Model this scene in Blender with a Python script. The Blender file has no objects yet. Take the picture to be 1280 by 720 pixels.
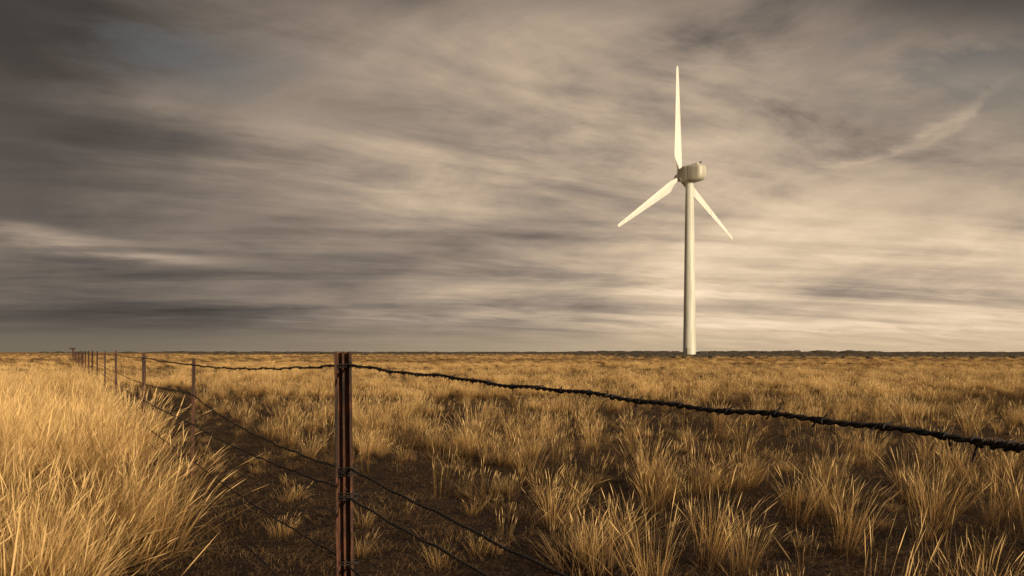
import bpy, bmesh, math, random
import numpy as np
from mathutils import Vector, Matrix
random.seed(7); rng=np.random.default_rng(11)
scene=bpy.context.scene
FX=1138.0; H=1.35
def link(o,parent=None):
    scene.collection.objects.link(o)
    if parent: o.parent=parent
    return o
def empty(name,loc=(0,0,0)):
    e=bpy.data.objects.new(name,None); e.location=loc; return link(e)
# ---------------------------------------------------------------- noise
_perm=rng.random((256,256))
def vnoise(x,y):
    xi=np.floor(x).astype(int); yi=np.floor(y).astype(int)
    fx=x-xi; fy=y-yi; fx=fx*fx*(3-2*fx); fy=fy*fy*(3-2*fy)
    a=_perm[xi%256,yi%256]; b=_perm[(xi+1)%256,yi%256]
    c=_perm[xi%256,(yi+1)%256]; d=_perm[(xi+1)%256,(yi+1)%256]
    return (a*(1-fx)+b*fx)*(1-fy)+(c*(1-fx)+d*fx)*fy
def fbm(x,y,o=4):
    s=0;a=.5;t=0
    for i in range(o):
        s=s+a*vnoise(x*2**i+17.3*i,y*2**i+5.1*i); t+=a; a*=.5
    return s/t
def sstep(a,b,x):
    t=np.clip((x-a)/(b-a),0,1); return t*t*(3-2*t)
def fence_x(y):   # left run fence line
    return -0.618-0.4877*(y-3.4)
def gz(x,y):
    r=np.sqrt(x*x+y*y)
    near=1/(1+(r/60)**2)
    z=(fbm(x*.45,y*.45,4)-.5)*.20*near+(fbm(x*2.3+9,y*2.3,3)-.5)*.10/(1+(r/20)**2)
    z=z+(fbm(x*.02+3,y*.02+8,3)-.5)*.7*sstep(30,120,r)*(1-sstep(500,1500,r))
    # shallow dry wash on the right
    z=z-0.25*np.exp(-(((x-13)/5.5)**2+((y-23)/2.5)**2))
    return z
# ---------------------------------------------------------------- mats
def nmat(name):
    m=bpy.data.materials.new(name); m.use_nodes=True
    nt=m.node_tree; b=nt.nodes["Principled BSDF"]
    return m,nt,b
class G:
    def __init__(s,nt): s.nt=nt
    def n(s,t,**k):
        nd=s.nt.nodes.new(t)
        for a,v in k.items(): setattr(nd,a,v)
        return nd
    def set(s,sock,v):
        if isinstance(v,bpy.types.NodeSocket): s.nt.links.new(v,sock)
        elif v is not None: sock.default_value=v
    def m(s,op,a,b=None,c=None,clamp=False):
        nd=s.n('ShaderNodeMath',operation=op); nd.use_clamp=clamp
        s.set(nd.inputs[0],a); s.set(nd.inputs[1],b); s.set(nd.inputs[2],c)
        return nd.outputs[0]
    def sm(s,a,b,x):
        nd=s.n('ShaderNodeMapRange'); nd.interpolation_type='SMOOTHSTEP'
        s.set(nd.inputs[0],x); nd.inputs[1].default_value=a; nd.inputs[2].default_value=b
        return nd.outputs[0]
    def mix(s,f,a,b,bt='MIX'):
        nd=s.n('ShaderNodeMix',data_type='RGBA',blend_type=bt)
        s.set(nd.inputs[0],f); 
        for i,v in ((6,a),(7,b)):
            if isinstance(v,tuple): v=(*v,1) if len(v)==3 else v
            s.set(nd.inputs[i],v)
        return nd.outputs[2]
    def noise(s,vec,scale,detail=6,rough=.55,dist=0):
        nd=s.n('ShaderNodeTexNoise'); s.set(nd.inputs['Vector'],vec)
        nd.inputs['Scale'].default_value=scale; nd.inputs['Detail'].default_value=detail
        nd.inputs['Roughness'].default_value=rough; nd.inputs['Distortion'].default_value=dist
        return nd.outputs[0]
    def mapping(s,vec,scale=(1,1,1),rot=(0,0,0),loc=(0,0,0)):
        if any(rot):   # rotate first, then stretch
            nd=s.n('ShaderNodeMapping'); s.set(nd.inputs[0],vec); nd.inputs['Rotation'].default_value=rot; vec=nd.outputs[0]
        nd=s.n('ShaderNodeMapping'); s.set(nd.inputs[0],vec)
        nd.inputs['Scale'].default_value=scale; nd.inputs['Location'].default_value=loc
        return nd.outputs[0]
    def sep(s,vec):
        nd=s.n('ShaderNodeSeparateXYZ'); s.set(nd.inputs[0],vec); return nd.outputs
    def bump(s,h,strength,dist):
        nd=s.n('ShaderNodeBump'); s.set(nd.inputs['Height'],h)
        nd.inputs['Strength'].default_value=strength; nd.inputs['Distance'].default_value=dist
        return nd.outputs[0]

# ground
mg,nt,b=nmat('dry_prairie_soil'); g=G(nt)
pos=g.n('ShaderNodeNewGeometry').outputs['Position']; X,Y,Z=g.sep(pos)
fine=g.noise(pos,9,7,.7); med=g.noise(pos,.9,5,.6); big=g.noise(g.mapping(pos,(.02,.06,.05)),1,5,.6)
soil=g.mix(g.sm(.3,.7,fine),(.016,.010,.007),(.065,.038,.021))
soil=g.mix(g.m('MULTIPLY',g.sm(.56,.70,g.noise(pos,38,3,.6)),.8),soil,(.20,.125,.07))
straw=g.mix(g.sm(.35,.65,fine),(.20,.12,.05),(.52,.32,.12))
straw=g.mix(g.sm(.40,.62,big),g.mix(.5,straw,(.15,.09,.04)),straw)
fieldf=g.m('MAXIMUM',g.sm(40,120,Y),g.m('MULTIPLY',g.sm(.56,.72,med),.12))
col=g.mix(fieldf,soil,straw)
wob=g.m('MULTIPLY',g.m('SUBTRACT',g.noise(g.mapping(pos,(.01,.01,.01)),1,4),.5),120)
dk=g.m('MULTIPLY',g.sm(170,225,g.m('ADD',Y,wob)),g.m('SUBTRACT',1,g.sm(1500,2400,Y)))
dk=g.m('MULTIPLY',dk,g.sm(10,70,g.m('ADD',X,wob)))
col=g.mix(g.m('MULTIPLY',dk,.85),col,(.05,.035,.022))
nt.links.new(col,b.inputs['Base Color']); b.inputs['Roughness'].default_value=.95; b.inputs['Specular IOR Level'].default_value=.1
hh=g.m('ADD',g.noise(pos,14,5,.7),g.m('MULTIPLY',med,2))
nt.links.new(g.bump(hh,1.0,.11),b.inputs['Normal'])

def grass_mat(name,c0,c1,tip,tr=.2):
    m,nt,b=nmat(name); g=G(nt)
    nt.nodes.remove(b)
    oi=g.n('ShaderNodeObjectInfo'); at=g.n('ShaderNodeAttribute',attribute_name='hgt')
    rb=g.n('ShaderNodeAttribute',attribute_name='rnd')
    pn=g.noise(g.mapping(oi.outputs['Location'],(.22,.22,.22)),1,2,.6)
    f=g.m('ADD',g.m('MULTIPLY',oi.outputs['Random'],.45),g.m('MULTIPLY',g.sm(.38,.62,pn),.4))
    f=g.m('ADD',f,g.m('MULTIPLY',rb.outputs['Fac'],.3),clamp=True)
    c=g.mix(f,c0,c1)
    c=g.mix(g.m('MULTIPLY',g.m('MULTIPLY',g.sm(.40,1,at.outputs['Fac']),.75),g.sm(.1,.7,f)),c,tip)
    c=g.mix(g.m('SUBTRACT',1,g.sm(0,.7,at.outputs['Fac'])),c,(.052,.027,.013))  # brown roots, colour darkened further in place of vignette shade in the foreground
    d=g.n('ShaderNodeBsdfDiffuse'); nt.links.new(c,d.inputs[0]); out=d.outputs[0]
    if tr:
        t=g.n('ShaderNodeBsdfTranslucent'); mx=g.n('ShaderNodeMixShader'); mx.inputs[0].default_value=tr
        nt.links.new(c,t.inputs[0]); nt.links.new(d.outputs[0],mx.inputs[1]); nt.links.new(t.outputs[0],mx.inputs[2]); out=mx.outputs[0]
    nt.links.new(out,nt.nodes['Material Output'].inputs[0])
    return m
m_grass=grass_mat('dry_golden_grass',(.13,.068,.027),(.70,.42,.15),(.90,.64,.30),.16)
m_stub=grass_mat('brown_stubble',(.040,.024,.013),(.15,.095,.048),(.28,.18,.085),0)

def rust(name,base=(.10,.04,.02),light=(.26,.10,.045),dark=(.02,.014,.012),metal=.25):
    m,nt,b=nmat(name); g=G(nt)
    tc=g.n('ShaderNodeTexCoord').outputs['Object']
    n1=g.noise(g.mapping(tc,(1,1,.25)),38,8,.65); n2=g.noise(tc,170,4,.6)
    n3=g.noise(g.mapping(tc,(1,1,.12)),16,5,.6)
    c=g.mix(g.sm(.42,.66,n1),base,light); c=g.mix(g.sm(.48,.60,n3),c,dark)
    c=g.mix(g.m('MULTIPLY',g.sm(.6,.7,n2),.5),c,tuple(q*1.4 for q in light))
    nt.links.new(c,b.inputs['Base Color']); b.inputs['Roughness'].default_value=.78; b.inputs['Metallic'].default_value=metal
    nt.links.new(g.bump(g.m('ADD',n2,n1),.6,.003),b.inputs['Normal'])
    return m
m_rust=rust('rusted_steel',(.052,.022,.012),(.17,.064,.029),(.011,.009,.008)) 
m_wire=rust('weathered_wire',(.018,.015,.014),(.040,.026,.020),(.010,.009,.009),.2)
m_tpost=rust('rusted_post_steel',(.060,.026,.015),(.12,.050,.026),(.022,.013,.010),.1)

# ---------------------------------------------------------------- mesh helper
def mesh_obj(name,verts,faces,mat,parent=None,smooth=False):
    me=bpy.data.meshes.new(name); me.from_pydata([tuple(v) for v in verts],[],faces); me.update()
    me.materials.append(mat)
    if smooth:
        for p in me.polygons: p.use_smooth=True
    o=bpy.data.objects.new(name,me); link(o,parent); return o
# ---------------------------------------------------------------- ground sheet
N=820; R=9000; a=1.6; k=math.asinh(R/a)
u=np.linspace(-1,1,N); gx=a*np.sinh(k*u); gy=a*np.sinh(k*u)+6
GX,GY=np.meshgrid(gx,gy); GZ=gz(GX,GY)
V=np.stack([GX,GY,GZ],-1).reshape(-1,3)
i=np.arange(N-1); I,J=np.meshgrid(i,i); q=(J*N+I).ravel()
F=np.stack([q,q+1,q+N+1,q+N],1)
me=bpy.data.meshes.new('ground'); me.vertices.add(len(V)); me.vertices.foreach_set('co',V.ravel())
me.loops.add(F.size); me.loops.foreach_set('vertex_index',F.ravel()); me.polygons.add(len(F))
me.polygons.foreach_set('loop_start',np.arange(0,F.size,4)); me.polygons.foreach_set('loop_total',np.full(len(F),4))
me.update(); me.validate(); me.polygons.foreach_set('use_smooth',np.ones(len(F),bool))
me.materials.append(mg); link(bpy.data.objects.new('ground',me))

# ---------------------------------------------------------------- grass tufts
def make_tuft(name,n,h,rad,spread,width,mat,heads=0.15,stiff=.5,hvar=.45):
    vs=[];fs=[];hg=[];rn=[]
    for _ in range(n):
        az=rng.uniform(0,2*math.pi); rr=rad*math.sqrt(rng.random())
        bx,by=rr*math.cos(az),rr*math.sin(az)
        az2=az+rng.normal(0,.8); L=h*(1-hvar*rng.random())
        lean=spread*(.15+1.1*rng.random())*(.3+rr/rad); bend=(1-stiff)*rng.uniform(.1,1.0)
        if rng.random()<.06: lean+=rng.uniform(.3,.9)     # broken / fallen stalks
        wd=rng.uniform(0,math.pi); wx,wy=math.cos(wd),math.sin(wd); w=width*rng.uniform(.6,1.3)
        head=rng.random()<heads; c=rng.random()
        if head: ss=[0,.4,.78,.84,.92,1]; ws=[.5,.4,.3,1.7,1.5,.1]; L*=1.18
        else: ss=[0,.35,.7,1]; ws=[1,.85,.55,.08]
        b0=len(vs)
        for s,wf in zip(ss,ws):
            o=lean*s*L+bend*s*s*L*.8
            z=L*(s-.35*bend*s*s)
            cx=bx+o*math.cos(az2); cy=by+o*math.sin(az2)
            vs+= [(cx-wx*w*wf/2,cy-wy*w*wf/2,z),(cx+wx*w*wf/2,cy+wy*w*wf/2,z)]
            hg+=[s,s]; rn+=[c,c]
        for j in range(len(ss)-1):
            p=b0+2*j; fs.append((p,p+1,p+3,p+2))
    me=bpy.data.meshes.new(name); me.from_pydata(vs,[],fs); me.materials.append(mat)
    for nm,arr in (('hgt',hg),('rnd',rn)):
        at=me.attributes.new(nm,'FLOAT','POINT'); at.data.foreach_set('value',np.array(arr,dtype=np.float32))
    return bpy.data.objects.new(name,me)
tufts=[]
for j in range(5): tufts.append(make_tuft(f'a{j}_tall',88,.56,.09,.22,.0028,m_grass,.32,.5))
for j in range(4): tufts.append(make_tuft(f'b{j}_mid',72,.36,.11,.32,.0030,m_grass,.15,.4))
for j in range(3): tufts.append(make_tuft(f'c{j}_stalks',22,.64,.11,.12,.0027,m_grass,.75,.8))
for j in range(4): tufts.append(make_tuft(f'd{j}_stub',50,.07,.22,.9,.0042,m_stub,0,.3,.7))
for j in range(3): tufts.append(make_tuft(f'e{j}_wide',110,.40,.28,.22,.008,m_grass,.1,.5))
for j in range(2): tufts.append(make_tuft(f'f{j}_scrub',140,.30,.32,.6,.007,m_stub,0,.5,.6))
coll=bpy.data.collections.new('grass_tufts')
for t in tufts: coll.objects.link(t)
A=(0,5);B=(5,9);C=(9,12);D=(12,16);E=(16,19);Fv=(19,21)

def sample(n,y0,y1,power,wl=.62,wr=.62,pad=1.5):
    uu=rng.random(n); p=power+1
    y=((y1**p-y0**p)*uu+y0**p)**(1/p)
    r=rng.random(n); x=-(wl*y+pad)+r*((wl+wr)*y+2*pad)
    return x,y
PX=[];PY=[];PI=[];PS=[];PT=[]
def add(x,y,rangeI,smin,smax,tilt):
    n=len(x)
    PX.append(x);PY.append(y);PI.append(rng.integers(rangeI[0],rangeI[1],n))
    PS.append(rng.uniform(smin,smax,n)); PT.append(tilt+rng.normal(0,.09,n))
def wash(x,y): return np.exp(-(((x-14)/6.5)**2+((y-23.5)/3)**2))
# left, thick, wind-swept
x,y=sample(12500,1.8,40,.2,.72,.0,2.5)
mk=(x<fence_x(y)-.05-.30*(y<11)+rng.normal(0,.12,len(x)))&(x>-.75*y-3.5)&((y>5.8)|(x<-.42*y-.15+rng.normal(0,.1,len(x))))
dens=fbm(x*.8+50,y*.5+50,3); mk&=(rng.random(len(x))<sstep(.41,.60,dens+.06*(1-sstep(4,8,y)))*.96+.04)
x,y=x[mk],y[mk]; s=rng.random(len(x))
add(x[s<.55],y[s<.55],A,.75,1.4,.28); add(x[(s>=.55)&(s<.8)],y[(s>=.55)&(s<.8)],B,.9,1.3,.34); add(x[s>=.8],y[s>=.8],C,.8,1.35,.22)
# right, patchy
def rmask(x,y):
    d=fbm(x*.5+3,y*.5+1,4)*.5+fbm(x*1.7,y*1.7,2)*.5
    base=sstep(.615,.70,d+.15*sstep(9,42,y))
    track=np.exp(-((x-(fence_x(y)+1.35))/1.15)**2)*(1-sstep(18,34,y))
    corner=sstep(.15,.5,x/y)*(1-sstep(7,11,y))*.45
    return np.clip(base*(1-.98*track)*(1-.97*wash(x,y))*(1-corner),0,1)
x,y=sample(13000,2.6,60,.3,.45,.66,1)
mk=(x>fence_x(y)+.15)&(rng.random(len(x))<rmask(x,y)); x,y=x[mk],y[mk]; s=rng.random(len(x))
add(x[s<.45],y[s<.45],A,.5,1.0,.12); add(x[(s>=.45)&(s<.7)],y[(s>=.45)&(s<.7)],B,.55,1.1,.12); add(x[s>=.7],y[s>=.7],C,.55,1.05,.08)
x,y=sample(480,4,40,.35,.3,.66,1); mk=(x>fence_x(y)+1.8)&(wash(x,y)<.3); add(x[mk],y[mk],A,.5,1.0,.10)
x,y=sample(650,4,30,.3,.3,.66,1); mk=(x>fence_x(y)+1.5)&(wash(x,y)<.3); add(x[mk],y[mk],C,.3,.8,.08)
x,y=sample(450,4,30,.2,.3,.66,1); mk=(x>fence_x(y)+.4)&(wash(x,y)<.3); add(x[mk],y[mk],B,.3,.6,.08)
# stubble
x,y=sample(13000,4,45,.2,.62,.66,1.2); add(x,y,D,.4,1.25,0)
# mid/far
x,y=sample(9500,26,110,.35,.68,.68,4)
mk=(rng.random(len(x))<np.clip(.02+sstep(.49,.59,fbm(x*.14,y*.28,4)+.08*sstep(40,100,y)),0,1)*(1-.97*wash(x,y))); add(x[mk],y[mk],E,.5,1.1,.08)
x,y=sample(8000,90,420,.2,.68,.68,10)
mk=((x<.0*y+25+8*rng.normal(0,1,len(x)))|(y<195))&(rng.random(len(x))<np.clip(.2+sstep(.42,.58,fbm(x*.04,y*.08,4)),0,1)); add(x[mk],y[mk],E,.9,1.5,.05)
# scrub
x=14+rng.normal(0,4.2,300); y=24.3+rng.normal(0,1.3,300); mk=x<22; add(x[mk],y[mk],Fv,.5,1.2,0)
x,y=sample(1400,5,90,.5,.3,.66,1); mk=(x>fence_x(y)+.5)&(fbm(x*.25+30,y*.25+4,3)>.50); add(x[mk],y[mk],Fv,.3,.85,0)
PX=np.concatenate(PX);PY=np.concatenate(PY);PI=np.concatenate(PI);PS=np.concatenate(PS);PT=np.concatenate(PT)
keep=(PX**2+PY**2>1.7**2); PX,PY,PI,PS,PT=[q[keep] for q in (PX,PY,PI,PS,PT)]
n=len(PX); PZ=gz(PX,PY)-.015
ph=rng.uniform(0,2*math.pi,n)
ct,st,cp,sp=np.cos(PT),np.sin(PT),np.cos(ph),np.sin(ph)
R00=ct*cp;R10=sp;R20=-st*cp;R21=st*sp;R22=ct
rot=np.stack([np.arctan2(R21,R22),np.arcsin(np.clip(-R20,-1,1)),np.arctan2(R10,R00)],1).astype(np.float32)
scl=np.stack([PS,PS,PS*rng.uniform(.75,1.25,n)],1).astype(np.float32)
me=bpy.data.meshes.new('dry_grass'); me.vertices.add(n); me.vertices.foreach_set('co',np.stack([PX,PY,PZ],1).astype(np.float32).ravel())
at=me.attributes.new('rot','FLOAT_VECTOR','POINT'); at.data.foreach_set('vector',rot.ravel())
at=me.attributes.new('scl','FLOAT_VECTOR','POINT'); at.data.foreach_set('vector',scl.ravel())
at=me.attributes.new('idx','INT','POINT'); at.data.foreach_set('value',PI.astype(np.int32))
me.update(); og=link(bpy.data.objects.new('dry_grass',me))
ng=bpy.data.node_groups.new('scatter_grass','GeometryNodeTree')
ng.interface.new_socket('Geometry',in_out='INPUT',socket_type='NodeSocketGeometry')
ng.interface.new_socket('Geometry',in_out='OUTPUT',socket_type='NodeSocketGeometry')
gi=ng.nodes.new('NodeGroupInput'); go=ng.nodes.new('NodeGroupOutput'); iop=ng.nodes.new('GeometryNodeInstanceOnPoints')
ci=ng.nodes.new('GeometryNodeCollectionInfo'); ci.inputs[0].default_value=coll; ci.inputs['Separate Children'].default_value=True; ci.inputs['Reset Children'].default_value=True
def na(nm,dt):
    nd=ng.nodes.new('GeometryNodeInputNamedAttribute'); nd.data_type=dt; nd.inputs['Name'].default_value=nm; return nd.outputs['Attribute']
L=ng.links.new
L(gi.outputs[0],iop.inputs['Points']); L(ci.outputs[0],iop.inputs['Instance']); iop.inputs['Pick Instance'].default_value=True
L(na('idx','INT'),iop.inputs['Instance Index']); L(na('rot','FLOAT_VECTOR'),iop.inputs['Rotation']); L(na('scl','FLOAT_VECTOR'),iop.inputs['Scale'])
L(iop.outputs[0],go.inputs[0])
md=og.modifiers.new('scatter','NODES'); md.node_group=ng
print('tufts',n)

# ---------------------------------------------------------------- fence
fence=empty('barbed_wire_fence')
def tube(name,paths,r,mat,parent,res=3):
    cu=bpy.data.curves.new(name,'CURVE'); cu.dimensions='3D'; cu.bevel_depth=r; cu.bevel_resolution=res; cu.use_fill_caps=True
    for p in paths:
        s=cu.splines.new('POLY'); s.points.add(len(p)-1)
        s.points.foreach_set('co',np.concatenate([np.asarray(p,dtype=np.float32),np.ones((len(p),1),np.float32)],1).ravel())
    cu.materials.append(mat); o=bpy.data.objects.new(name,cu); link(o,parent); return o
def extrude_profile(name,prof,z0,z1,mat,parent,loc,rotz,lean=(0,0),bev=.0015,nz=14,jit=0.0):
    vs=[];fs=[];m=len(prof)
    for j in range(nz+1):
        z=z0+(z1-z0)*j/nz
        for (x,y) in prof: vs.append((x+random.gauss(0,jit),y+random.gauss(0,jit),z+(random.gauss(0,.0015) if j==nz else 0)))
    for j in range(nz):
        for q in range(m): fs.append((j*m+q,j*m+(q+1)%m,(j+1)*m+(q+1)%m,(j+1)*m+q))
    fs.append(tuple(range(nz*m,(nz+1)*m))); fs.append(tuple(reversed(range(m))))
    o=mesh_obj(name,vs,fs,mat,parent); o.location=loc; o.rotation_euler=(lean[0],lean[1],rotz)
    bm=o.modifiers.new('bevel','BEVEL'); bm.width=bev; bm.segments=2; bm.limit_method='ANGLE'
    return o
w,d,t=.031,.021,.007
prof=[(-w,-d),(-w+t*1.3,-d),(-w+t*1.3,d-t),(-.004,d-t),(-.004,-d+.012),(.004,-d+.012),(.004,d-t),(w-t*1.3,d-t),(w-t*1.3,-d),(w,-d),(w,d),(-w,d)]
P0=(-.618,3.4)
extrude_profile('corner_post',prof,-.4,1.35,m_rust,fence,(P0[0],P0[1],0),math.radians(7),(0,math.radians(-.55)),jit=.0004,nz=30)
T=[(-.004,.0),(-.02,.0),(-.02,-.006),(.02,-.006),(.02,0),(.004,0),(.004,.03),(-.004,.03)]
postY=[7.63,12.45,19.7,25.7,32.5]+[39+6.5*j for j in range(22)]
tops=[H-.055,H-.005,H+.03,H+.02,H+.03]
posts=[]
for j,yy in enumerate(postY):
    xx=fence_x(yy)+(random.gauss(0,.05) if j>4 else 0)
    top=tops[j] if j<5 else H+.04+random.gauss(0,.03)
    sc=[.72,1.25,1.2,1.1,1.3][j] if j<5 else 1.9
    pr=[(px*sc,py*sc) for px,py in T]
    lx=random.gauss(0,.012)
    extrude_profile(f'line_post_{j}',pr,-.4,top,m_tpost,fence,(xx,yy,0),math.radians(random.uniform(-10,25)),(random.gauss(0,.01),lx),bev=.001,nz=4)
    posts.append((xx,yy,lx))
for j in range(2):
    xx,yy,_=posts[j]; vs=[];fs=[]
    for q in range(24):
        z=.1+q*.05; b0=len(vs)
        for dx in(-.006,.006):
            for dz in(-.004,.004): vs+=[(xx+dx,yy-.004,z+dz),(xx+dx,yy-.016,z+dz)]
        fs+=[(b0,b0+1,b0+3,b0+2),(b0+4,b0+6,b0+7,b0+5),(b0,b0+4,b0+5,b0+1),(b0+2,b0+3,b0+7,b0+6),(b0+1,b0+5,b0+7,b0+3)]
    mesh_obj(f'post_studs_{j}',vs,fs,m_tpost,fence)

def frame(p):
    p=np.asarray(p); tn=np.gradient(p,axis=0); tn/=np.linalg.norm(tn,axis=1)[:,None]
    up=np.array([0,0,1.0]); s=np.cross(tn,up); s/=np.linalg.norm(s,axis=1)[:,None]; u2=np.cross(s,tn)
    return tn,s,u2
def twisted(path_fn,length,r_off,pitch):
    m=int(length/pitch*10)+2; tt=np.linspace(0,1,m); p=np.array([path_fn(q) for q in tt])
    p[:,2]+=.0025*np.sin(tt*length*9.1)+.0018*np.sin(tt*length*23.7+1)
    tn,s,u2=frame(p); ang=tt*length/pitch*2*math.pi; out=[]
    for off in(0,math.pi):
        c=np.cos(ang+off)[:,None]*r_off; q=np.sin(ang+off)[:,None]*r_off; out.append(p+s*c+u2*q)
    return out,p,(tn,s,u2)
def barbs(p,fr,length,step,r,size,paths):
    tn,s,u2=fr; n=len(p); L0=step*.4
    while L0<length-.03:
        i=min(n-1,int(L0/length*(n-1))); c=p[i]; a0=random.uniform(0,6.28)
        T_,S_,U_=tn[i],s[i],u2[i]; wrap=[]
        for q in range(22):
            an=a0+q/21*2*math.pi*2.2; wrap.append(c+T_*(q/21-.5)*.012+(S_*math.cos(an)+U_*math.sin(an))*r)
        e0=(S_*math.cos(a0-1.2)+U_*math.sin(a0-1.2)); an=a0+2*math.pi*2.2+1.2; e1=(S_*math.cos(an)+U_*math.sin(an))
        wrap=[wrap[0]+e0*size-T_*.006]+wrap+[wrap[-1]+e1*size+T_*.006]
        paths.append(wrap)
        L0+=step*random.uniform(.8,1.25)
P1=(1.786,-.875)
def rwire(d0,d1,sag):
    def f(t): return np.array([P0[0]+(P1[0]-P0[0])*t,P0[1]+(P1[1]-P0[1])*t,H-(d0+(d1-d0)*t)-4*sag*t*(1-t)])
    return f
Lr=math.dist(P0,P1)
bp=[]
for j,(d0,d1,sg) in enumerate([(.050,.166,.006),(.433,.69,.004),(.544,.757,.004),(.80,1.0,.0)]):
    st,p,fr=twisted(rwire(d0,d1,sg),Lr,.0026,.055)
    tube(f'wire_side_{j}',st,.0027,m_wire,fence)
    if j==0: barbs(p,fr,Lr,.105,.0052,.009,bp)
    if j==0:
        i0=int(len(p)*.512); c=[]
        for q in range(160):
            fi=q/159; ii=i0+int(fi*len(p)*.045); an=fi*2*math.pi*13
            c.append(p[ii]+fr[1][ii]*math.cos(an)*.0064+fr[2][ii]*math.sin(an)*.0064)
        tube('wire_splice',[c,[c[3],c[3]+np.array([.004,0,-.012]),c[3]+np.array([.0,0.004,-.034])]],.0018,m_wire,fence)
tube('wire_barbs_side',bp,.0015,m_wire,fence,2)
extrude_profile('corner_post_rear',prof,-.4,1.30,m_rust,fence,(P1[0],P1[1],0),.5,(0,0),nz=10)
# left run
drops=[[.050,.107,.077,.055,.05],[.442,.349,.437,.42,.42],[.514,.60,.66,.66,.66],[.777,.905,.985,.95,.95],[1.08,1.12,1.15,1.15,1.15]]
pp=[(P0[0],P0[1],0)]+posts
bp=[]
for wi,dr in enumerate(drops):
    path=[]
    for j in range(len(pp)-1):
        da=dr[j] if j<5 else dr[-1]+random.gauss(0,.008); db=dr[j+1] if j+1<5 else dr[-1]
        xa,ya,_=pp[j]; xb,yb,_=pp[j+1]; sg=[.022,.01,.02][j] if j<3 else random.uniform(.01,.03)
        if wi==1 and j==0: sg=.055
        if wi==2 and j==0: sg=.03
        ml=max(3,14 if j<4 else 6)
        if j==0:
            fn=lambda t: np.array([xa+(xb-xa)*t,ya+(yb-ya)*t-.012,H-(da+(db-da)*t)-4*sg*t*(1-t)])
            LL=math.dist((xa,ya),(xb,yb)); st,p,fr=twisted(fn,LL,.0026,.08)
            tube(f'wire_line_{wi}_near',st,.0026,m_wire,fence,2)
            if wi==0: barbs(p,fr,LL,.17,.005,.007,bp)
        else:
            for q in range(ml+(1 if j==len(pp)-2 else 0)):
                t=q/ml; zz=H-(da+(db-da)*t)-4*sg*t*(1-t)+random.gauss(0,.003)
                path.append((xa+(xb-xa)*t,ya+(yb-ya)*t-.012,zz))
                if j==1 and wi==0 and q: bp.append([(path[-1][0]-.01,path[-1][1],zz-.014),(path[-1][0]+.012,path[-1][1],zz+.014)])
    tube(f'wire_line_{wi}',[path],.0060,m_wire,fence,2)
tube('wire_barbs_line',bp,.0016,m_wire,fence,2)
wr=[]
for z in (H-.052,H-.437,H-.455,H-.53,H-.545,H-.785):
    lx=P0[0]+(H-z)*.0096
    c=[]
    for q in range(60):
        an=q/59*2*math.pi*2.4
        c.append((lx+.036*np.sign(math.cos(an))*abs(math.cos(an))**.5,P0[1]+.027*np.sign(math.sin(an))*abs(math.sin(an))**.5,z+.014*(q/59-.5)+.003*math.sin(an*1.3)))
    wr.append(c)
tube('tie_wire',wr,.0022,m_wire,fence,2)

mk=empty('marker_post',(fence_x(185.0),185,0))
o=mesh_obj('pole',[(-.15,-.15,0),(.15,-.15,0),(.15,.15,0),(-.15,.15,0),(-.12,-.12,2.1),(.12,-.12,2.1),(.12,.12,2.1),(-.12,.12,2.1)],[(0,1,5,4),(1,2,6,5),(2,3,7,6),(3,0,4,7),(4,5,6,7)],m_tpost,mk)
o=mesh_obj('cap_board',[(-.6,-.05,1.9),(.6,-.05,1.9),(.6,.05,1.9),(-.6,.05,1.9),(-.6,-.05,2.2),(.6,-.05,2.2),(.6,.05,2.2),(-.6,.05,2.2)],[(0,1,5,4),(1,2,6,5),(2,3,7,6),(3,0,4,7),(4,5,6,7),(0,3,2,1)],m_tpost,mk)
o.location.y=-.25

# ---------------------------------------------------------------- turbine
def paint(name,c0,c1):
    m,nt,b=nmat(name); g=G(nt)
    tc=g.n('ShaderNodeTexCoord').outputs['Object']
    st=g.noise(g.mapping(tc,(1,1,.08)),.9,6,.6)
    nt.links.new(g.mix(g.sm(.42,.72,st),c0,c1),b.inputs['Base Color']); b.inputs['Roughness'].default_value=.5
    return m
mw=paint('turbine_white_paint',(.58,.58,.50),(.43,.42,.35))
mbl=paint('blade_white_paint',(.70,.69,.63),(.58,.56,.49))
mnc=paint('nacelle_beige_paint',(.50,.48,.39),(.40,.37,.29))
md_,nt,b=nmat('dark_metal'); b.inputs['Base Color'].default_value=(.06,.055,.05,1); b.inputs['Roughness'].default_value=.6
TY=300.; S=TY/FX; TX=222*S; hubz=H+221*S
turb=empty('wind_turbine',(TX,TY,0))
def loft(name,rings,mat,parent,cap=True,smooth=True):
    vs=[];fs=[];m=len(rings[0])
    for r in rings: vs+=[tuple(p) for p in r]
    for j in range(len(rings)-1):
        for q in range(m): fs.append((j*m+q,j*m+(q+1)%m,(j+1)*m+(q+1)%m,(j+1)*m+q))
    if cap: fs.append(tuple(reversed(range(m)))); fs.append(tuple(range((len(rings)-1)*m,len(rings)*m)))
    o=mesh_obj(name,vs,fs,mat,parent,smooth)
    bm=bmesh.new(); bm.from_mesh(o.data); bmesh.ops.recalc_face_normals(bm,faces=bm.faces); bm.to_mesh(o.data); bm.free()
    return o
def ring(r,z,m=48): return [(r*math.cos(2*math.pi*q/m),r*math.sin(2*math.pi*q/m),z) for q in range(m)]
zt=hubz-2.2
rb,rt=8.2*S,5.0*S
rings=[]
for q in range(41):
    z=-.5+(zt+.5)*q/40; r=rb+(rt-rb)*q/40; rings.append(ring(r,z))
tower=loft('tower',rings,mw,turb)
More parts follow.
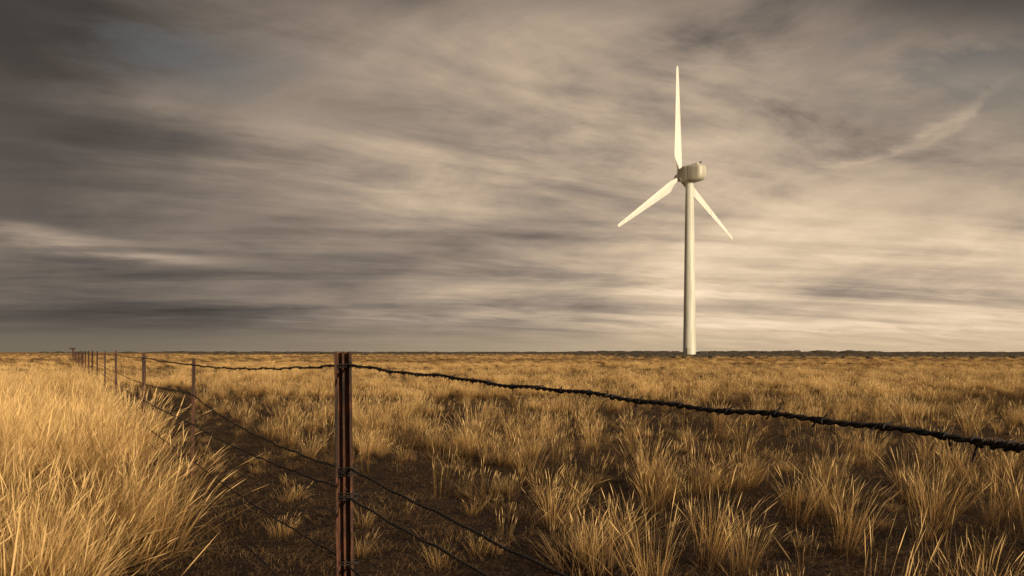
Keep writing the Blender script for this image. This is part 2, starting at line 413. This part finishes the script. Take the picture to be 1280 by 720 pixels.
for f_ in (.0,.34,.67,.985):
    z=zt*f_; r=rb+(rt-rb)*f_
    loft(f'flange_{int(f_*100)}',[ring(r+.0,z-.12),ring(r+.04,z-.11),ring(r+.04,z+.11),ring(r,z+.12)],mw,turb,smooth=False)
ax=Vector((-.69,.72,0)).normalized(); hv=Vector((.72,.69,0)).normalized(); up=Vector((0,0,1))
def rr(wd,ht,zc,s,rad=.8,m=8,off=0):
    pts=[]
    for cx,cz,a0 in((1,1,0),(-1,1,90),(-1,-1,180),(1,-1,270)):
        for q in range(m+1):
            an=math.radians(a0+90*q/m)
            pts.append((hv*(cx*(wd/2-rad)+rad*math.cos(an)))+up*(zc+cz*(ht/2-rad)+rad*math.sin(an))+ax*s)
    return pts
nz=hubz+.3
secs=[(-5.6,2.0,1.9,.5,.8),(-5.45,3.2,3.1,.4,1.0),(-5.1,4.0,4.2,.28,1.1),(-4.4,4.5,4.9,0.12,1.1),(-2,4.75,5.4,.03,1.1),(0,4.8,5.6,0,1.1),(1.4,4.75,5.5,0,1.15),(2.4,4.3,5.0,-.05,1.3),(3.0,3.5,4.1,-.1,1.3),(3.2,2.4,2.6,-.1,1.1)]
loft('nacelle',[rr(wd,ht,nz+zc,s,rad) for s,wd,ht,zc,rad in secs],mnc,turb)
loft('nacelle_seam',[rr(4.79,5.55,nz,-1.06,1.1),rr(4.83,5.60,nz,-1.04,1.1),rr(4.83,5.60,nz,-.98,1.1),rr(4.80,5.58,nz,-.96,1.1)],md_,turb,smooth=False)
def box(name,c,dx,dy,dz,mat,bev=.05):
    vs=[];
    for a1 in(-1,1):
        for b1 in(-1,1):
            for c1 in(-1,1): vs.append(c+ax*dx*a1/2+hv*dy*b1/2+up*dz*c1/2)
    o=mesh_obj(name,vs,[(0,1,3,2),(4,6,7,5),(0,4,5,1),(2,3,7,6),(0,2,6,4),(1,5,7,3)],mat,turb)
    m=o.modifiers.new('b','BEVEL'); m.width=bev; m.segments=2; return o
box('roof_hatch',ax*-2.6+up*(nz+2.8),2.4,2.4,.4,mnc)
box('vane_mast',ax*-4.3+up*(nz+2.9),.12,.12,1.4,md_,.01); box('vane',ax*-4.3+up*(nz+3.4),.9,.06,.35,md_,.01)
loft('yaw_collar',[ring(rt+.25,zt-.6),ring(rt+.35,zt-.4),ring(rt+.35,zt+.1),ring(rt+.2,zt+.3)],mnc,turb)
hc=ax*4.0+up*(hubz-.2)
def cring(s,r,m=32): return [hc+ax*s+hv*(r*math.cos(2*math.pi*q/m))+up*(r*math.sin(2*math.pi*q/m)) for q in range(m)]
loft('hub_spinner',[cring(-.95,1.1),cring(-.8,1.35),cring(.3,1.4),cring(.9,1.25),cring(1.5,.9),cring(1.9,.5),cring(2.05,.1)],mbl,turb)
R_=141*S; roll=math.radians(1.0)
for bi in range(3):
    an=roll+bi*2*math.pi/3
    rad=up*math.cos(an)-hv*math.sin(an); tang=up*math.sin(an)+hv*math.cos(an)
    rings=[]
    for q in range(49):
        s=q/48; rr_=.9+(R_-.9)*s
        kk=min(1,max(0,(s-.04)/.14)); kk=kk*kk*(3-2*kk)
        ch=1.5*(1-kk)+kk*(3.6*(1-(max(s,.15)-.15)*.85)); tk=.5*((1-kk)*1.5+kk*ch*.17)
        if s>.97: f_=max(.12,math.sqrt(max(0,1-((s-.97)/.03)**2))); ch*=f_; tk*=f_
        pit=math.radians(-(2+6*(1-s)))
        cd=tang*math.cos(pit)+ax*math.sin(pit); nd=ax*math.cos(pit)-tang*math.sin(pit)
        pts=[]
        for w_ in range(24):
            fi=2*math.pi*w_/24; cx=math.cos(fi); sy=math.sin(fi)
            pts.append(hc+rad*rr_+cd*(ch*.5*cx-ch*.18*kk)+nd*(sy*tk*(1+.45*cx*kk))+ax*(.3*s*s))
        rings.append(pts)
    loft(f'blade_{bi}',rings,mbl,turb)
dirc=Vector((-.3,-1,0)).normalized()
ax0,hv0=ax,hv; ax,hv=dirc,Vector((1,-.3,0)).normalized()
box('tower_door',dirc*(rb-.02)+up*1.6,.25,1.0,2.4,mnc,.03); box('door_steps',dirc*(rb+.5)+up*.2,1.2,1.3,.7,md_,.03)
tb=empty('transformer_cabinet',(TX+4.2,TY-2,0)); turb_b=turb; turb=tb
box('cabinet',Vector((0,0,.8)),1.7,2.2,1.6,md_,.06); box('cabinet_roof',Vector((0,0,1.67)),1.9,2.4,.12,mnc,.02)
turb=turb_b; ax,hv=ax0,hv0

# ---------------------------------------------------------------- distant tree line & scrub belt
mt,nt,b=nmat('distant_foliage'); g=G(nt)
pos=g.n('ShaderNodeNewGeometry').outputs['Position']
nt.links.new(g.mix(g.sm(.35,.65,g.noise(pos,.25,4)),(.030,.024,.015),(.070,.050,.027)),b.inputs['Base Color']); b.inputs['Roughness'].default_value=1
def blobs(name,items):
    vs=[];fs=[]
    for (x,y,z,w_,h_) in items:
        b0=len(vs); m=9
        for lv,(rz,zz) in enumerate(((.75,0),(1,.35),(.8,.72),(.3,1))):
            for q in range(m):
                a1=2*math.pi*q/m; rj=rz*random.uniform(.75,1.2)
                vs.append((x+w_*rj*math.cos(a1),y+w_*.6*rj*math.sin(a1),z+h_*zz*random.uniform(.88,1.1)))
        for lv in range(3):
            for q in range(m): fs.append((b0+lv*m+q,b0+lv*m+(q+1)%m,b0+(lv+1)*m+(q+1)%m,b0+(lv+1)*m+q))
        fs.append(tuple(b0+3*m+q for q in range(m)))
    return mesh_obj(name,vs,fs,mt)
it=[]
for _ in range(1100):
    yy=random.uniform(1300,2100); xx=random.uniform(-.78,.85)*yy
    if xx<-.40*yy and random.random()<.9: continue
    cl=vnoise(np.array([xx*.006]),np.array([3.3]))[0]
    it.append((xx,yy,-1,random.uniform(6,20),random.uniform(1.8,3.0)+max(0,cl-.45)*8*random.random()))
blobs('distant_tree_line',it)
it=[]
for _ in range(1700):
    yy=random.uniform(200,420); xx=random.uniform(.12,.72)*yy
    it.append((xx,yy,-.1,random.uniform(.5,2.2),random.uniform(.3,.85)))
for _ in range(500):
    yy=random.uniform(350,800); xx=random.uniform(-.35,.3)*yy
    it.append((xx,yy,-.1,random.uniform(1,4),random.uniform(.4,1.0)))
blobs('distant_scrub',it)

# ---------------------------------------------------------------- world
az=math.atan2(.62,-.78); el=math.radians(12)
w=bpy.data.worlds.new('World'); scene.world=w; w.use_nodes=True; nt=w.node_tree; g=G(nt)
bg=nt.nodes['Background']
sky=g.n('ShaderNodeTexSky',sky_type='NISHITA'); sky.sun_disc=False; sky.sun_elevation=el; sky.sun_rotation=az%(2*math.pi); sky.dust_density=3
d=g.n('ShaderNodeTexCoord').outputs['Generated']; dx,dy,dz=g.sep(d)
zc=g.m('MAXIMUM',dz,0.0); den=g.m('ADD',zc,.09)
cv=g.n('ShaderNodeCombineXYZ'); g.set(cv.inputs[0],g.m('DIVIDE',dx,den)); g.set(cv.inputs[1],g.m('DIVIDE',dy,den)); P=cv.outputs[0]
A_=g.m('ARCTAN2',dx,dy); hl=g.m('SQRT',g.m('ADD',g.m('MULTIPLY',dx,dx),g.m('MULTIPLY',dy,dy))); E_=g.m('DIVIDE',zc,g.m('MAXIMUM',hl,.001))
n0=g.noise(g.mapping(P,(.50,.75,1),(0,0,-.35)),.95,7,.55,.4)       # big masses
n1=g.noise(g.mapping(P,(.18,.85,1),(0,0,-.10),(3,1,0)),1.2,7,.60,.3)  # low streaks
n2=g.noise(g.mapping(P,(.65,1.30,1),(0,0,-.60),(8,2,0)),1.7,8,.62,.45)   # broken wisps
n3=g.noise(g.mapping(d,(3.4,3.4,9.5),(0,.20,0),(2,4,1)),1.0,7,.58,.4)  # soft diagonal bands
aw=g.m('ADD',A_,g.m('MULTIPLY',g.m('SUBTRACT',n0,.5),.40)); ew=g.m('ADD',E_,g.m('MULTIPLY',g.m('SUBTRACT',n2,.5),.085))
aw2=g.m('ADD',A_,g.m('MULTIPLY',g.m('SUBTRACT',n2,.5),.16)); ew2=g.m('ADD',E_,g.m('MULTIPLY',g.m('SUBTRACT',n1,.5),.035))
def pa(px): return math.atan((px-640)/FX)
def pe(px,py): return (440-py)/FX*math.cos(pa(px))
def gauss(px,py,sx,sy,amp,tilt=0,fine=False):
    a1=g.m('SUBTRACT',aw2 if fine else aw,pa(px)); e1=g.m('SUBTRACT',ew2 if fine else ew,pe(px,py))
    if tilt: e1=g.m('SUBTRACT',e1,g.m('MULTIPLY',a1,tilt))
    a1=g.m('DIVIDE',a1,sx/FX); e1=g.m('DIVIDE',e1,sy/FX)
    return g.m('MULTIPLY',g.m('EXPONENT',g.m('MULTIPLY',g.m('ADD',g.m('MULTIPLY',a1,a1),g.m('MULTIPLY',e1,e1)),-1)),amp)
Lm=g.m('ADD',.150,g.m('MULTIPLY',g.sm(-.5,.38,aw),.20))
for ga in ((300,160,200,45,.08,-.25),(600,150,260,110,.08),(850,140,230,120,.13),(1240,0,170,80,-.24,0.1),(1050,-10,260,40,-.13),(30,30,210,120,-.13),(60,210,120,60,-.03),  # negative blobs in the top corners darken the clouds to suggest a vignette
           (200,415,480,36,-.055),(1150,310,320,70,.18),(1090,400,380,28,.27),(1000,360,300,10,.12),(620,385,220,12,.10),(700,330,200,10,.07),
           (40,292,75,6,.20,-.03,True),(190,323,70,6,.20,-.04,True),(110,300,110,14,.06),(600,-10,300,30,-.09),
           (1165,160,80,5,.13,.36,True),(1205,150,60,4,.09,.42,True),(1120,184,60,4,.07,.25,True),(1130,95,80,22,.12,.2)):
    Lm=g.m('ADD',Lm,gauss(*ga))
hi=g.sm(.06,.22,E_); lo=g.m('SUBTRACT',1,hi)
mod=g.m('MULTIPLY',g.m('SUBTRACT',n0,.5),1.8)
mod=g.m('ADD',mod,g.m('MULTIPLY',g.m('MULTIPLY',g.m('SUBTRACT',n1,.5),g.m('ADD',.35,lo)),1.6))
mod=g.m('ADD',mod,g.m('MULTIPLY',g.m('MULTIPLY',g.m('SUBTRACT',n2,.5),g.m('ADD',.4,hi)),1.3))
mod=g.m('ADD',mod,g.m('MULTIPLY',g.m('SUBTRACT',n3,.5),1.4))
hf=g.m('ADD',.5,g.m('MULTIPLY',g.sm(.0,.08,E_),.5))
mod=g.m('ADD',1,g.m('MULTIPLY',mod,hf))
Lc=g.m('MAXIMUM',g.m('MULTIPLY',Lm,mod),.04)
cr=g.n('ShaderNodeValToRGB'); nt.links.new(Lc,cr.inputs[0]); e=cr.color_ramp.elements
e[0].position=0.0; e[0].color=(.028,.025,.024,1); e[1].position=1; e[1].color=(1.30,1.02,.72,1)
for p_,c_ in ((.12,(.132,.110,.094)),(.3,(.352,.276,.214)),(.55,(.70,.535,.37))):
    q=e.new(p_); q.color=(*c_,1)
gap=g.m('MULTIPLY',g.sm(.44,.62,n2),g.m('ADD',g.m('ADD',gauss(1200,60,260,110,1.0),gauss(240,60,150,50,.8)),gauss(1060,130,80,30,.4)),clamp=True)
skc=g.mix(1.0,sky.outputs[0],(.070,.054,.044),'MULTIPLY')
col=g.mix(g.m('MULTIPLY',gap,.6),cr.outputs[0],skc)
hz=g.mix(g.sm(-.45,.42,A_),(.22,.18,.125),(.70,.53,.34))
col=g.mix(g.m('MULTIPLY',g.m('SUBTRACT',1,g.sm(0,.038,E_)),.75),col,hz)
nt.links.new(col,bg.inputs[0]); bg.inputs[1].default_value=.97
# ---------------------------------------------------------------- sun
sl=bpy.data.lights.new('sun','SUN'); sl.energy=5.0; sl.angle=math.radians(.6); sl.color=(1,.82,.58)
so=link(bpy.data.objects.new('sun',sl))
sd=Vector((math.sin(az)*math.cos(el),math.cos(az)*math.cos(el),math.sin(el)))
so.rotation_euler=sd.to_track_quat('Z','Y').to_euler(); so.location=(20,-10,15)
# ---------------------------------------------------------------- camera
cam=bpy.data.cameras.new('camera'); co=link(bpy.data.objects.new('camera',cam)); scene.camera=co
co.location=(0,0,H); co.rotation_euler=(math.radians(90),0,0)
cam.sensor_width=36; cam.lens=FX/1280*36; cam.shift_y=80/1280; cam.clip_start=.05; cam.clip_end=20000
scene.view_settings.view_transform='Standard'; scene.view_settings.look='None'; scene.view_settings.exposure=0
